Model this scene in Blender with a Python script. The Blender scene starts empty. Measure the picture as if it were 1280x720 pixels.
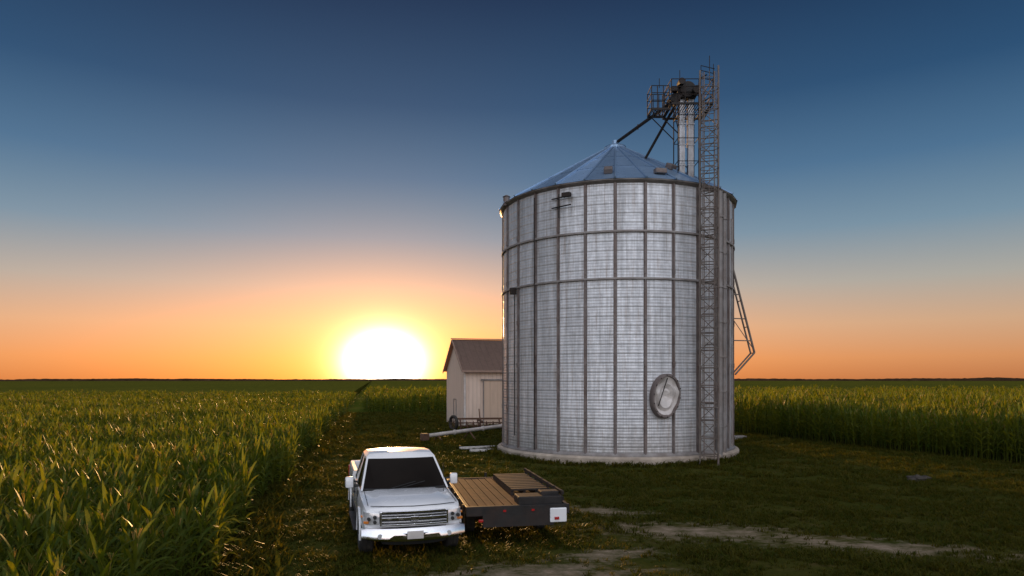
import bpy, bmesh, math, random
import numpy as np
from mathutils import Vector, Matrix
random.seed(7); rng=np.random.default_rng(7)
S=bpy.context.scene
R=math.radians

# ------------------------------------------------------------------ materials
def newmat(name):
    m=bpy.data.materials.new(name); m.use_nodes=True
    nt=m.node_tree; b=nt.nodes['Principled BSDF']
    return m,nt,b
def mathn(nt,op,a,b=None,c=None,clamp=False):
    n=nt.nodes.new('ShaderNodeMath'); n.operation=op; n.use_clamp=clamp
    for i,x in enumerate((a,b,c)):
        if x is None: continue
        if isinstance(x,(int,float)): n.inputs[i].default_value=x
        else: nt.links.new(x,n.inputs[i])
    return n.outputs[0]
def mixc(nt,f,a,b,mode='MIX'):
    n=nt.nodes.new('ShaderNodeMix'); n.data_type='RGBA'; n.blend_type=mode
    for i,x in ((0,f),(6,a),(7,b)):
        if isinstance(x,(int,float)): n.inputs[i].default_value=x
        elif isinstance(x,tuple): n.inputs[i].default_value=(*x,1)
        else: nt.links.new(x,n.inputs[i])
    return n.outputs[2]
def noise(nt,vec,scale,detail=4,rough=.55):
    n=nt.nodes.new('ShaderNodeTexNoise'); n.inputs['Scale'].default_value=scale
    n.inputs['Detail'].default_value=detail; n.inputs['Roughness'].default_value=rough
    if vec is not None: nt.links.new(vec,n.inputs['Vector'])
    return n.outputs['Fac']
def mr(nt,v,a,b,c=0,d=1):
    n=nt.nodes.new('ShaderNodeMapRange'); nt.links.new(v,n.inputs[0])
    for i,x in enumerate((a,b,c,d)): n.inputs[i+1].default_value=x
    return n.outputs[0]
def mapping(nt,vec,scale=(1,1,1),loc=(0,0,0),rot=(0,0,0)):
    n=nt.nodes.new('ShaderNodeMapping'); nt.links.new(vec,n.inputs[0])
    n.inputs['Scale'].default_value=scale; n.inputs['Location'].default_value=loc; n.inputs['Rotation'].default_value=rot
    return n.outputs[0]
def objco(nt): return nt.nodes.new('ShaderNodeTexCoord').outputs['Object']
def bump(nt,b,h,strength=.3,dist=.02):
    n=nt.nodes.new('ShaderNodeBump'); n.inputs['Strength'].default_value=strength; n.inputs['Distance'].default_value=dist
    nt.links.new(h,n.inputs['Height']); nt.links.new(n.outputs[0],b.inputs['Normal'])
def simple(name,col,rough=.5,metal=0,var=.15,scale=6,dirt=None,coat=0,spec=None,bmp=0):
    m,nt,b=newmat(name); co=objco(nt)
    n1=noise(nt,co,scale,5)
    f=mr(nt,n1,.3,.7,1-var,1+var)
    c=mixc(nt,1.0,col,f,'MULTIPLY')
    if dirt:
        n2=noise(nt,co,scale*.35,6,.7)
        c=mixc(nt,mr(nt,n2,.45,.75,0,dirt[3]),c,tuple(dirt[:3]))
    nt.links.new(c,b.inputs['Base Color'])
    b.inputs['Metallic'].default_value=metal
    nt.links.new(mr(nt,n1,.3,.7,max(rough-.08,.02),min(rough+.08,1)),b.inputs['Roughness'])
    if coat: b.inputs['Coat Weight'].default_value=coat; b.inputs['Coat Roughness'].default_value=.06
    if spec is not None: b.inputs['Specular IOR Level'].default_value=spec
    if bmp: bump(nt,b,n1,bmp,.01)
    return m

PAINT=simple('white_paint',(.84,.85,.87),.25,0,.03,2,dirt=(.46,.40,.33,.18),coat=.8)
CHROME=simple('chrome',(.82,.82,.84),.15,1,.08,8)
GLASS=simple('tinted_glass',(.010,.007,.005),.08,0,.2,2,spec=.12)
BLACKP=simple('black_plastic',(.02,.02,.02),.5,0,.2,9)
RUBBER=simple('rubber',(.022,.021,.02),.85,0,.3,10,dirt=(.12,.1,.07,.5))
RIM=simple('alloy_rim',(.5,.5,.52),.3,.9,.15,8,dirt=(.1,.08,.06,.5))
LAMP=simple('lamp_lens',(.75,.76,.78),.08,.35,.15,22,coat=1)
AMBER=simple('amber_lens',(.7,.22,.03),.15,0,.1,20,coat=1)
REDL=simple('red_lens',(.4,.02,.02),.15,0,.1,20,coat=1)
STEELD=simple('dark_steel',(.028,.026,.025),.6,.3,.3,5,dirt=(.08,.04,.025,.5),spec=.3)
GALV=simple('galvanised_steel',(.46,.47,.49),.4,.7,.25,3,dirt=(.18,.13,.1,.5))
TOWER=simple('weathered_ladder_steel',(.20,.17,.15),.6,.4,.3,3,dirt=(.13,.07,.05,.6))
RUST=simple('rusty_iron',(.13,.07,.045),.8,.2,.35,6)
CONC=simple('concrete',(.42,.35,.28),.9,0,.3,1.6,dirt=(.18,.13,.10,.8),bmp=.5)
WHITEM=simple('white_pipe',(.62,.58,.55),.5,0,.15,3,dirt=(.25,.2,.15,.6))
ROCK=simple('dark_stone',(.06,.052,.045),.95,0,.4,4,bmp=.6,spec=.1)

def wood_mat():
    m,nt,b=newmat('deck_wood'); co=objco(nt)
    n1=noise(nt,mapping(nt,co,(9,.6,9)),3,6)
    br=noise(nt,mapping(nt,co,(5.5,.05,.1)),1,0)
    c=mixc(nt,n1,(.08,.038,.02),(.20,.10,.055)); c=mixc(nt,mr(nt,br,.4,.6,0,.6),c,(.07,.04,.026))
    n3=noise(nt,co,1.5,6,.7); c=mixc(nt,mr(nt,n3,.42,.68,0,.75),c,(.055,.038,.028))
    nt.links.new(c,b.inputs['Base Color']); b.inputs['Roughness'].default_value=.9; b.inputs['Specular IOR Level'].default_value=.12
    bump(nt,b,n1,.4,.01); return m
WOOD=wood_mat()

def silo_mat():
    m,nt,b=newmat('bin_sheet_metal'); co=objco(nt)
    sx=nt.nodes.new('ShaderNodeSeparateXYZ'); nt.links.new(co,sx.inputs[0])
    ang=mathn(nt,'ARCTAN2',sx.outputs[1],sx.outputs[0])
    seg=mathn(nt,'FLOOR',mathn(nt,'MULTIPLY_ADD',ang,28/(2*math.pi),.668+28))
    row=mathn(nt,'FLOOR',mathn(nt,'DIVIDE',sx.outputs[2],1.92))
    wn=nt.nodes.new('ShaderNodeTexWhiteNoise'); cb=nt.nodes.new('ShaderNodeCombineXYZ')
    nt.links.new(seg,cb.inputs[0]); nt.links.new(row,cb.inputs[1]); nt.links.new(cb.outputs[0],wn.inputs['Vector'])
    v=mathn(nt,'MULTIPLY_ADD',wn.outputs[0],.14,.86)
    st=noise(nt,mapping(nt,co,(3.6,3.6,.16)),1.6,7,.7)
    sm=noise(nt,co,5,6,.7)
    v=mathn(nt,'MULTIPLY',v,mr(nt,st,.35,.7,1.12,.58))
    v=mathn(nt,'MULTIPLY',v,mr(nt,sm,.35,.7,1.07,.82))
    c=mixc(nt,1.0,(.70,.715,.74),v,'MULTIPLY')
    rs=noise(nt,mapping(nt,co,(6,6,.35)),1.3,7,.75)
    c=mixc(nt,mr(nt,rs,.53,.69,0,.6),c,(.27,.20,.15))
    c=mixc(nt,mathn(nt,'MULTIPLY',mr(nt,sx.outputs[2],.3,1.9,.9,0),sm),c,(.2,.15,.1))
    nt.links.new(c,b.inputs['Base Color']); b.inputs['Metallic'].default_value=.4
    nt.links.new(mr(nt,sm,.3,.7,.34,.55),b.inputs['Roughness'])
    w=mathn(nt,'SINE',mathn(nt,'MULTIPLY',sx.outputs[2],2*math.pi/.128))
    bump(nt,b,mathn(nt,'MULTIPLY_ADD',sm,.7,w),.38,.007)
    return m
SILO=silo_mat()
STIFF=simple('stiffener_steel',(.19,.16,.15),.6,.3,.35,2.5,dirt=(.14,.075,.05,.6))
BAND=simple('band_steel',(.27,.25,.24),.55,.3,.3,2.5,dirt=(.15,.09,.06,.6))
def roof_mat():
    m,nt,b=newmat('bin_roof_metal'); co=objco(nt)
    sx=nt.nodes.new('ShaderNodeSeparateXYZ'); nt.links.new(co,sx.inputs[0])
    ang=mathn(nt,'ARCTAN2',sx.outputs[1],sx.outputs[0])
    seg=mathn(nt,'FLOOR',mathn(nt,'MULTIPLY_ADD',ang,28/(2*math.pi),.668+28))
    wn=nt.nodes.new('ShaderNodeTexWhiteNoise'); wn.noise_dimensions='1D'; nt.links.new(seg,wn.inputs['W'])
    n1=noise(nt,mapping(nt,co,(1,1,1)),1.2,5,.6); n2=noise(nt,co,7,5,.6)
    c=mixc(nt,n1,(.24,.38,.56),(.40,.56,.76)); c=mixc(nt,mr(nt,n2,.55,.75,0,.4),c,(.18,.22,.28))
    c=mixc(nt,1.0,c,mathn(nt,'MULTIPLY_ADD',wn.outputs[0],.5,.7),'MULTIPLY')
    nt.links.new(c,b.inputs['Base Color']); b.inputs['Metallic'].default_value=.5
    nt.links.new(mr(nt,n2,.3,.7,.25,.45),b.inputs['Roughness']); return m
ROOFM=roof_mat()
def siding(name,col,pitch,axis=0,dirt=(.25,.2,.16)):
    m,nt,b=newmat(name); co=objco(nt)
    sx=nt.nodes.new('ShaderNodeSeparateXYZ'); nt.links.new(co,sx.inputs[0])
    s=mathn(nt,'ADD',sx.outputs[0],sx.outputs[1]) if axis==0 else sx.outputs[0]
    w=mathn(nt,'PINGPONG',s,pitch/2); w=mr(nt,w,0,.03,0,1)
    n1=noise(nt,mapping(nt,co,(2,2,.3)),1.5,6,.65)
    c=mixc(nt,mr(nt,n1,.45,.75,0,.5),col,dirt); c=mixc(nt,w,mixc(nt,.35,c,(.1,.09,.08)),c)
    nt.links.new(c,b.inputs['Base Color']); b.inputs['Roughness'].default_value=.6
    bump(nt,b,w,.5,.03); return m
BARNW=siding('barn_siding',(.74,.59,.49),.3,0,(.48,.36,.28))
BARNR=siding('barn_roof_sheet',(.34,.23,.18),.45,1,(.18,.12,.10))
BARND=siding('barn_door_sheet',(.60,.45,.34),.6,0,(.42,.31,.25))

PATCH=[(4.4,15.7,3.4,1.2,-.20),(0.4,12.3,2.6,.9,.1),(7.6,14.4,3.0,.9,-.35),(2.4,18.2,1.6,.8,-.3),(1.8,13.6,1.6,.6,.3)]
def ground_mat():
    m,nt,b=newmat('grass_ground'); co=objco(nt)
    n1=noise(nt,co,.35,6,.6); n2=noise(nt,co,9,6,.7); n3=noise(nt,co,1.6,5,.7); nf=noise(nt,co,.045,5,.6)
    c=mixc(nt,mr(nt,n1,.35,.65),(.036,.048,.008),(.075,.068,.015))
    c=mixc(nt,mr(nt,n2,.35,.65),c,mixc(nt,.5,c,(.022,.022,.007)))
    c=mixc(nt,mr(nt,n3,.54,.74,0,.7),c,(.115,.078,.035))
    sy=nt.nodes.new('ShaderNodeSeparateXYZ'); nt.links.new(co,sy.inputs[0])
    far=mixc(nt,mr(nt,nf,.4,.6),(.055,.08,.011),(.10,.105,.02))
    c=mixc(nt,mr(nt,sy.outputs[1],55,80),c,far)
    tot=None
    for (cx,cy,rx,ry,a) in PATCH:
        mp=nt.nodes.new('ShaderNodeMapping'); mp.vector_type='TEXTURE'; nt.links.new(co,mp.inputs[0])
        mp.inputs['Location'].default_value=(cx,cy,0); mp.inputs['Rotation'].default_value=(0,0,a); mp.inputs['Scale'].default_value=(rx,ry,1e3)
        l=nt.nodes.new('ShaderNodeVectorMath'); l.operation='LENGTH'; nt.links.new(mp.outputs[0],l.inputs[0])
        k=mr(nt,l.outputs['Value'],.0,1.4,1,0)
        tot=k if tot is None else mathn(nt,'MAXIMUM',tot,k)
    n4=noise(nt,mapping(nt,co,(.6,1,1)),2.2,9,.8)
    msk=mr(nt,mathn(nt,'ADD',tot,mathn(nt,'MULTIPLY',mathn(nt,'SUBTRACT',n4,.5),4.0)),.35,1.25,0,.85)
    msk=mathn(nt,'MULTIPLY',msk,mr(nt,tot,0,.3))
    dirtc=mixc(nt,n2,(.20,.145,.10),(.46,.35,.26))
    c=mixc(nt,msk,c,dirtc)
    nt.links.new(c,b.inputs['Base Color']); b.inputs['Roughness'].default_value=1
    b.inputs['Specular IOR Level'].default_value=0
    bump(nt,b,n2,.35,.03); return m
GROUND=ground_mat()
def leaf_mat(name,c1,c2,c3,trans=.35,spec=.25,tc=(2.2,1.8,.5)):
    m,nt,b=newmat(name)
    oi=nt.nodes.new('ShaderNodeObjectInfo'); co=objco(nt); n1=noise(nt,co,3,3)
    c=mixc(nt,oi.outputs['Random'],c1,c2); c=mixc(nt,mr(nt,n1,.45,.7,0,.6),c,c3)
    nt.links.new(c,b.inputs['Base Color']); b.inputs['Roughness'].default_value=.5; b.inputs['Specular IOR Level'].default_value=spec
    t=nt.nodes.new('ShaderNodeBsdfTranslucent'); nt.links.new(mixc(nt,1.0,c,tc,'MULTIPLY'),t.inputs[0])
    mx=nt.nodes.new('ShaderNodeMixShader'); mx.inputs[0].default_value=trans
    out=nt.nodes['Material Output']
    nt.links.new(b.outputs[0],mx.inputs[1]); nt.links.new(t.outputs[0],mx.inputs[2]); nt.links.new(mx.outputs[0],out.inputs[0])
    return m
CORN=leaf_mat('corn_leaf',(.045,.085,.010),(.115,.140,.014),(.16,.155,.022),.5,.2)
TASSEL=leaf_mat('corn_tassel',(.30,.21,.06),(.24,.17,.04),(.3,.17,.07),.3)
GRASS=leaf_mat('grass_blade',(.032,.046,.006),(.075,.070,.012),(.11,.076,.02),.4,.03)
def canopy_mat():
    m,nt,b=newmat('far_crop'); co=objco(nt)
    n1=noise(nt,mapping(nt,co,(.03,.008,1)),1,5); n2=noise(nt,mapping(nt,co,(1,.25,1)),.9,6,.75)
    c=mixc(nt,n1,(.08,.10,.012),(.16,.145,.022)); c=mixc(nt,mr(nt,n2,.4,.65),mixc(nt,.6,c,(.02,.03,.008)),c)
    nt.links.new(c,b.inputs['Base Color']); b.inputs['Roughness'].default_value=1; b.inputs['Specular IOR Level'].default_value=0
    return m
CANOPY=canopy_mat()
TREES=simple('distant_foliage',(.06,.035,.022),1,0,.4,.05,spec=0)

# ------------------------------------------------------------------ mesh helpers
def empty(name,loc=(0,0,0),rz=0):
    e=bpy.data.objects.new(name,None); S.collection.objects.link(e); e.location=loc; e.rotation_euler=(0,0,rz); e.empty_display_size=.3; return e
def fin(bm,name,mats,parent=None,smooth=False,bev=0,bang=30,recalc=True,link=True):
    if recalc: bmesh.ops.recalc_face_normals(bm,faces=bm.faces)
    me=bpy.data.meshes.new(name); bm.to_mesh(me); bm.free()
    for x in (mats if isinstance(mats,(list,tuple)) else [mats]): me.materials.append(x)
    if smooth:
        for p in me.polygons: p.use_smooth=True
        try: me.set_sharp_from_angle(angle=R(35))
        except Exception: pass
    o=bpy.data.objects.new(name,me)
    if link: S.collection.objects.link(o)
    if parent: o.parent=parent
    if bev:
        md=o.modifiers.new('Bevel','BEVEL'); md.width=bev; md.segments=2; md.limit_method='ANGLE'; md.angle_limit=R(bang)
    return o
def box(bm,c,s,mat=0,rz=0,rx=0,ry=0,bevel=0):
    M=Matrix.Translation(c)@Matrix.Rotation(rz,4,'Z')@Matrix.Rotation(ry,4,'Y')@Matrix.Rotation(rx,4,'X')@Matrix.Diagonal((*s,1))
    r=bmesh.ops.create_cube(bm,size=1,matrix=M); fs=set(f for v in r['verts'] for f in v.link_faces)
    for f in fs: f.material_index=mat
    if bevel:
        es=set(e for v in r['verts'] for e in v.link_edges)
        g=bmesh.ops.bevel(bm,geom=list(es),offset=bevel,segments=2,affect='EDGES',profile=.5)
        for f in g['faces']: f.material_index=mat
def tube(bm,p0,p1,r,seg=8,mat=0,r2=None):
    p0=Vector(p0);p1=Vector(p1); d=p1-p0; L=d.length
    if L<1e-6: return
    q=d.to_track_quat('Z','Y').to_matrix().to_4x4()
    M=Matrix.Translation((p0+p1)/2)@q
    g=bmesh.ops.create_cone(bm,cap_ends=True,segments=seg,radius1=r,radius2=r if r2 is None else r2,depth=L,matrix=M)
    for f in set(f for v in g['verts'] for f in v.link_faces): f.material_index=mat
def revolve(bm,prof,M,seg=48,mat=0,close=False):
    rings=[]
    for i in range(seg):
        a=2*math.pi*i/seg
        rings.append([bm.verts.new(M@Vector((r*math.cos(a),r*math.sin(a),z))) for r,z in prof])
    n=len(prof)
    for i in range(seg):
        A=rings[i];B=rings[(i+1)%seg]
        for j in range(n if close else n-1):
            f=bm.faces.new((A[j],B[j],B[(j+1)%n],A[(j+1)%n])); f.material_index=mat
def polytube(bm,pts,r,seg=6,mat=0):
    for a,b in zip(pts[:-1],pts[1:]): tube(bm,a,b,r,seg,mat)
def loft(bm,secs,mat=0,caps=True):
    rows=[[bm.verts.new(p) for p in s] for s in secs]
    n=len(rows[0])
    for A,B in zip(rows[:-1],rows[1:]):
        for j in range(n):
            f=bm.faces.new((A[j],A[(j+1)%n],B[(j+1)%n],B[j])); f.material_index=mat
    if caps:
        for r_ in (rows[0],rows[-1]):
            f=bm.faces.new(r_); f.material_index=mat
    return rows

# ------------------------------------------------------------------ ground
bm=bmesh.new()
L=9000
v=[bm.verts.new(p) for p in ((-L,-L,0),(L,-L,0),(L,L,0),(-L,L,0))]; bm.faces.new(v)
fin(bm,'grass_ground',GROUND)

# ------------------------------------------------------------------ instancing
def scatter(name,pts,rots,scls,coll):
    me=bpy.data.meshes.new(name); n=len(pts)
    me.vertices.add(n); me.vertices.foreach_set('co',np.asarray(pts,dtype=np.float32).ravel())
    a=me.attributes.new('rot','FLOAT_VECTOR','POINT'); a.data.foreach_set('vector',np.asarray(rots,dtype=np.float32).ravel())
    a=me.attributes.new('scl','FLOAT_VECTOR','POINT'); a.data.foreach_set('vector',np.asarray(scls,dtype=np.float32).ravel())
    me.update()
    o=bpy.data.objects.new(name,me); S.collection.objects.link(o)
    ng=bpy.data.node_groups.new(name+'_scatter','GeometryNodeTree')
    ng.interface.new_socket('Geometry',in_out='INPUT',socket_type='NodeSocketGeometry')
    ng.interface.new_socket('Geometry',in_out='OUTPUT',socket_type='NodeSocketGeometry')
    gi=ng.nodes.new('NodeGroupInput'); go=ng.nodes.new('NodeGroupOutput')
    ci=ng.nodes.new('GeometryNodeCollectionInfo'); ci.inputs['Collection'].default_value=coll
    ci.inputs['Separate Children'].default_value=True; ci.inputs['Reset Children'].default_value=True
    ip=ng.nodes.new('GeometryNodeInstanceOnPoints'); ip.inputs['Pick Instance'].default_value=True
    na=ng.nodes.new('GeometryNodeInputNamedAttribute'); na.data_type='FLOAT_VECTOR'; na.inputs['Name'].default_value='rot'
    nb=ng.nodes.new('GeometryNodeInputNamedAttribute'); nb.data_type='FLOAT_VECTOR'; nb.inputs['Name'].default_value='scl'
    l=ng.links.new
    l(gi.outputs[0],ip.inputs['Points']); l(ci.outputs[0],ip.inputs['Instance'])
    l(na.outputs['Attribute'],ip.inputs['Rotation']); l(nb.outputs['Attribute'],ip.inputs['Scale'])
    l(ip.outputs[0],go.inputs[0])
    md=o.modifiers.new('Scatter','NODES'); md.node_group=ng
    return o

def corn_plant(i):
    bm=bmesh.new(); h=2.0*random.uniform(.9,1.06)
    tube(bm,(0,0,0),(0,0,h*.5),.016,5,0,.013); tube(bm,(0,0,h*.5),(0,0,h*.92),.013,5,0,.006)
    az0=random.uniform(0,6.28)
    nl=11
    for k in range(nl):
        z0=h*(.14+.74*k/(nl-1)); az=az0+math.pi*k+random.uniform(-.5,.5)
        Ln=random.uniform(.6,.85)*(1-.35*abs(k/(nl-1)-.55)*1.2)
        wd=random.uniform(.032,.046)
        up=random.uniform(1.2,1.45) if k>nl-5 else random.uniform(.9,1.2)
        droop=random.uniform(1.3,2.4) if k<nl-4 else random.uniform(.2,1.4)
        d=Vector((math.cos(az),math.sin(az),0)); s=Vector((-math.sin(az),math.cos(az),0))
        p=Vector((0,0,z0)); ns=5; prev=None; el=up
        for t in range(ns+1):
            u=t/ns; w=wd*(.55+1.6*u*(1-u)*1.2)*(1 if t<ns else 0.05)
            tw=s*math.cos(u*1.0)+Vector((0,0,1))*math.sin(u*.6)*.5
            a=bm.verts.new(p-tw*w); b_=bm.verts.new(p+tw*w); 
            if prev: bm.faces.new((prev[0],prev[1],b_,a))
            prev=(a,b_)
            p=p+(d*math.cos(el)+Vector((0,0,1))*math.sin(el))*(Ln/ns); el-=droop/ns
    for k in range(3):
        a=random.uniform(0,6.28); t=random.uniform(.03,.09)
        p0=Vector((0,0,h*.9)); p1=p0+Vector((t*math.cos(a),t*math.sin(a),.2))
        s=Vector((.006,0,0)); f=bm.faces.new([bm.verts.new(x) for x in (p0-s,p0+s,p1+s,p1-s)]); f.material_index=1
    return fin(bm,'corn_plant_%d'%i,[CORN,TASSEL],recalc=False,link=False,smooth=False)
cc=bpy.data.collections.new('corn_plants')
for i in range(6): cc.objects.link(corn_plant(i))
def tuft(i):
    bm=bmesh.new()
    for k in range(14):
        a=random.uniform(0,6.28); r=random.uniform(0,.11); h=random.uniform(.05,.13); a2=random.uniform(0,6.28)
        p=Vector((r*math.cos(a),r*math.sin(a),0)); d=Vector((math.cos(a2),math.sin(a2),0)); s=Vector((-math.sin(a2),math.cos(a2),0))*.006
        q=p+d*h*.3+Vector((0,0,h*.65)); t=p+d*h*.8+Vector((0,0,h))
        A=[bm.verts.new(x) for x in (p-s,p+s,q-s,q+s,t)]
        bm.faces.new((A[0],A[1],A[3],A[2])); bm.faces.new((A[2],A[3],A[4]))
    return fin(bm,'tuft_%d'%i,[GRASS],recalc=False,link=False)
gc=bpy.data.collections.new('grass_tufts')
for i in range(6): gc.objects.link(tuft(i))

def left_edge(y): return -2.9-.205*y+.25*np.sin(y*.6)+.15*np.sin(y*1.7)
def right_edge(y):
    e=np.where(y<46,14.7+(44-y)*.391,13.9)
    return np.where(y>72,left_edge(y)+2.2,e)
SX,SY=5.05,33.4
def make_corn(name,side,hs,kx):
    P=[];Rr=[];Sc=[]
    for (y0,y1,rowsp,sp_,k) in ((3,45,.60,.19,1.0),(45,75,.8,.40,1.3),(75,120,1.3,.8,1.9)):
        ys=np.arange(y0,y1,sp_)
        for r_ in range(0,int(135/rowsp)):
            off=r_*rowsp+.25
            y=ys+rng.uniform(-.06,.06,len(ys))*k
            x=(left_edge(y)-off) if side<0 else (right_edge(y)+off)
            x=x+rng.normal(0,.05*k,len(ys))
            lim=np.abs(x)<(.78*y+5)
            if side>0: lim&=(y>16)
            x=x[lim]; yy=y[lim]; n=len(x)
            if n==0: continue
            P.append(np.stack([x,yy,np.zeros(n)],1))
            Rr.append(np.stack([rng.normal(0,.06,n),rng.normal(0,.06,n),rng.uniform(0,6.28,n)],1))
            big=1+.09*np.sin(x*.5+1.3*np.sin(yy*.23))+.06*np.sin(yy*.9+x*.3)
            z=hs*rng.uniform(.80,1.12,n)*big
            kk=kx*k*rng.uniform(.85,1.15,n)
            Sc.append(np.stack([kk,kk,z],1))
    P=np.concatenate(P);Rr=np.concatenate(Rr);Sc=np.concatenate(Sc)
    idx=rng.permutation(len(P)); print(name,len(P))
    scatter(name,P[idx],Rr[idx],Sc[idx],cc)
make_corn('corn_field',-1,.74,.76)
make_corn('corn_field.001',1,1.04,.95)

def canopy(name,pts,z):
    bm=bmesh.new()
    top=[bm.verts.new((x,y,z)) for x,y in pts]; bot=[bm.verts.new((x,y,0.0)) for x,y in pts]
    bm.faces.new(top)
    n=len(pts)
    for i in range(n): bm.faces.new((top[i],top[(i+1)%n],bot[(i+1)%n],bot[i]))
    return fin(bm,name,CANOPY)
le=lambda y:-2.9-.205*y
canopy('distant_crop_field',[(-1600,118),(le(118)-.6,118),(le(1500),1500),(-1600,1500)],1.30)
canopy('distant_crop_field.001',[(le(118)+2.4,118),(1600,118),(1600,1500),(le(1500)+2.4,1500)],1.8)

def dirtk(x,y):
    t=np.zeros_like(x)
    for (cx,cy,rx,ry,a) in PATCH:
        dx=x-cx;dy=y-cy; u=(dx*math.cos(a)+dy*math.sin(a))/rx; w=(-dx*math.sin(a)+dy*math.cos(a))/ry
        t=np.maximum(t,np.clip((1.4-np.sqrt(u*u+w*w))/1.4,0,1))
    return t
P=[];K=[]
for (y0,y1,den,k) in ((5,11,25,1.0),(11,24,80,1.0),(24,40,28,1.4),(40,72,9,2.0)):
    xw=.85*y1+6; n=int((y1-y0)*2*xw*den)
    x=rng.uniform(-xw,xw,n); y=rng.uniform(y0,y1,n)
    ok=(np.abs(x)<.8*y+3)&(x>left_edge(y)-.6)&(x<right_edge(y)+.6)&(np.hypot(x-SX,y-SY)>5.85)
    ok&=rng.uniform(0,1,n)>dirtk(x,y)*1.35
    f=np.sin(x*1.3+np.sin(y*.9)*2)*np.sin(y*1.7+np.sin(x*.7)*2)
    ok&=rng.uniform(-1.0,.5,n)<f+.3
    x=x[ok];y=y[ok]
    P.append(np.stack([x,y,np.zeros(len(x))],1)); K.append(k*rng.uniform(.6,1.35,len(x))*(1+.25*f[ok]))
# taller weeds along the base of the bin, the corn edges and the barn
aa=rng.uniform(0,6.283,900); rr=rng.uniform(5.8,6.15,900)
P.append(np.stack([SX+rr*np.cos(aa),SY+rr*np.sin(aa),0*aa],1)); K.append(rng.uniform(1.2,3.0,900))
yy=rng.uniform(8,60,2200); P.append(np.stack([left_edge(yy)+rng.normal(.1,.3,2200),yy,0*yy],1)); K.append(rng.uniform(1.2,3.6,2200))
t=rng.uniform(0,10,500); P.append(np.stack([-3.45+t*.96+rng.normal(0,.1,500),49.8+t*.275+rng.normal(-.1,.12,500),0*t],1)); K.append(rng.uniform(1.5,3.5,500))
P=np.concatenate(P);K=np.concatenate(K); n=len(P); print('grass',n)
scatter('grass',P,np.stack([rng.normal(0,.1,n),rng.normal(0,.1,n),rng.uniform(0,6.28,n)],1),np.stack([K*1.1,K*1.1,K*.8],1),gc)

bm=bmesh.new()
for (dist,a0,a1,h0,h1) in ((1700,-75,-6,4.5,6.5),(2200,-30,25,5,7),(1500,9,78,5,7)):
    n=420; prev=None; hh=h0
    for i in range(n):
        a=R(a0+(a1-a0)*i/(n-1)); 
        hh=.7*hh+.3*random.uniform(h0,h1)
        base=((1+.3*math.sin(i*.05)+.15*math.sin(i*.21))*.5+.5)*min(1,i/25+.35,(n-1-i)/25+.35)
        x=dist*math.sin(a);y=dist*math.cos(a)
        b0=bm.verts.new((x,y,-.5)); t=bm.verts.new((x,y,hh*base+random.uniform(0,.8))); b1=bm.verts.new((x*1.02,y*1.02,-.5))
        if prev:
            bm.faces.new((prev[0],b0,t,prev[1])); bm.faces.new((prev[1],t,b1,prev[2]))
        prev=(b0,t,b1)
fin(bm,'distant_tree_line',TREES)

# ------------------------------------------------------------------ grain bin
silo=empty('grain_silo',(SX,SY,0))
RB=5.47; ZB=.36; ZE=11.7; ZA=15.0; AZ0=-98.6; NS=28
def sp(az,r,z): return Vector((r*math.cos(R(az)),r*math.sin(R(az)),z))
bm=bmesh.new()
revolve(bm,[(0,.36),(5.62,.36),(5.72,.33),(5.76,.28),(5.76,-.2)],Matrix(),72)
fin(bm,'concrete_base',CONC,silo,smooth=True)
bm=bmesh.new()
prof=[];z=ZB
while z<ZE-.01:
    z1=min(z+.384,ZE)
    prof+=[(RB+.004,z),(RB+.003,z+.03),(RB,z1-.04),(RB-.003,z1-.015)]
    z=z1
prof.append((RB,ZE))
revolve(bm,prof,Matrix(),196)
fin(bm,'wall_sheets',SILO,silo,smooth=True)
bm=bmesh.new()
for i in range(NS):
    az=AZ0+360/NS*i
    c=sp(az,RB+.045,(ZB+ZE)/2)
    box(bm,c,(.06,.065,ZE-ZB-.02),0,rz=R(az))
    box(bm,sp(az,RB+.022,(ZB+ZE)/2),(.02,.14,ZE-ZB-.04),0,rz=R(az))
    for zz in np.arange(ZB+1.9,ZE,1.9):
        box(bm,sp(az,RB+.05,zz),(.075,.10,.2),0,rz=R(az))
fin(bm,'vertical_stiffeners',STIFF,silo)
bm=bmesh.new()
for zz in (7.66,9.6):
    revolve(bm,[(RB+.02,zz-.04),(RB+.095,zz-.04),(RB+.10,zz),(RB+.095,zz+.04),(RB+.02,zz+.04)],Matrix(),112)
revolve(bm,[(RB,ZE-.12),(RB+.08,ZE-.10),(RB+.17,ZE-.02),(RB+.17,ZE+.03),(RB,ZE+.1)],Matrix(),112)
revolve(bm,[(RB+.02,ZB),(RB+.12,ZB),(RB+.12,ZB+.05),(RB+.02,ZB+.14)],Matrix(),112)
fin(bm,'ring_bands',BAND,silo,smooth=True)
bm=bmesh.new()
apex_r=.45; sl=(ZA-.25-ZE)/(RB+.22-apex_r)
for i in range(NS):
    a0=AZ0+360/NS*i; a1=a0+360/NS
    P4=[sp(a0,RB+.22,ZE+.02),sp(a1,RB+.22,ZE+.02),sp(a1,apex_r,ZA-.25),sp(a0,apex_r,ZA-.25)]
    bm.faces.new([bm.verts.new(p) for p in P4])
fin(bm,'roof_panels',ROOFM,silo,recalc=True)
bm=bmesh.new()
for i in range(NS):
    a0=AZ0+360/NS*i
    tube(bm,sp(a0,RB+.24,ZE+.04),sp(a0,apex_r,ZA-.22),.045,6)
tube(bm,(0,0,ZA-.35),(0,0,ZA-.12),.5,24); tube(bm,(0,0,ZA-.12),(0,0,ZA+.02),.52,24,0,.2)
tube(bm,(0,0,ZA-.1),(0,0,ZA+.2),.14,12)
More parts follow.
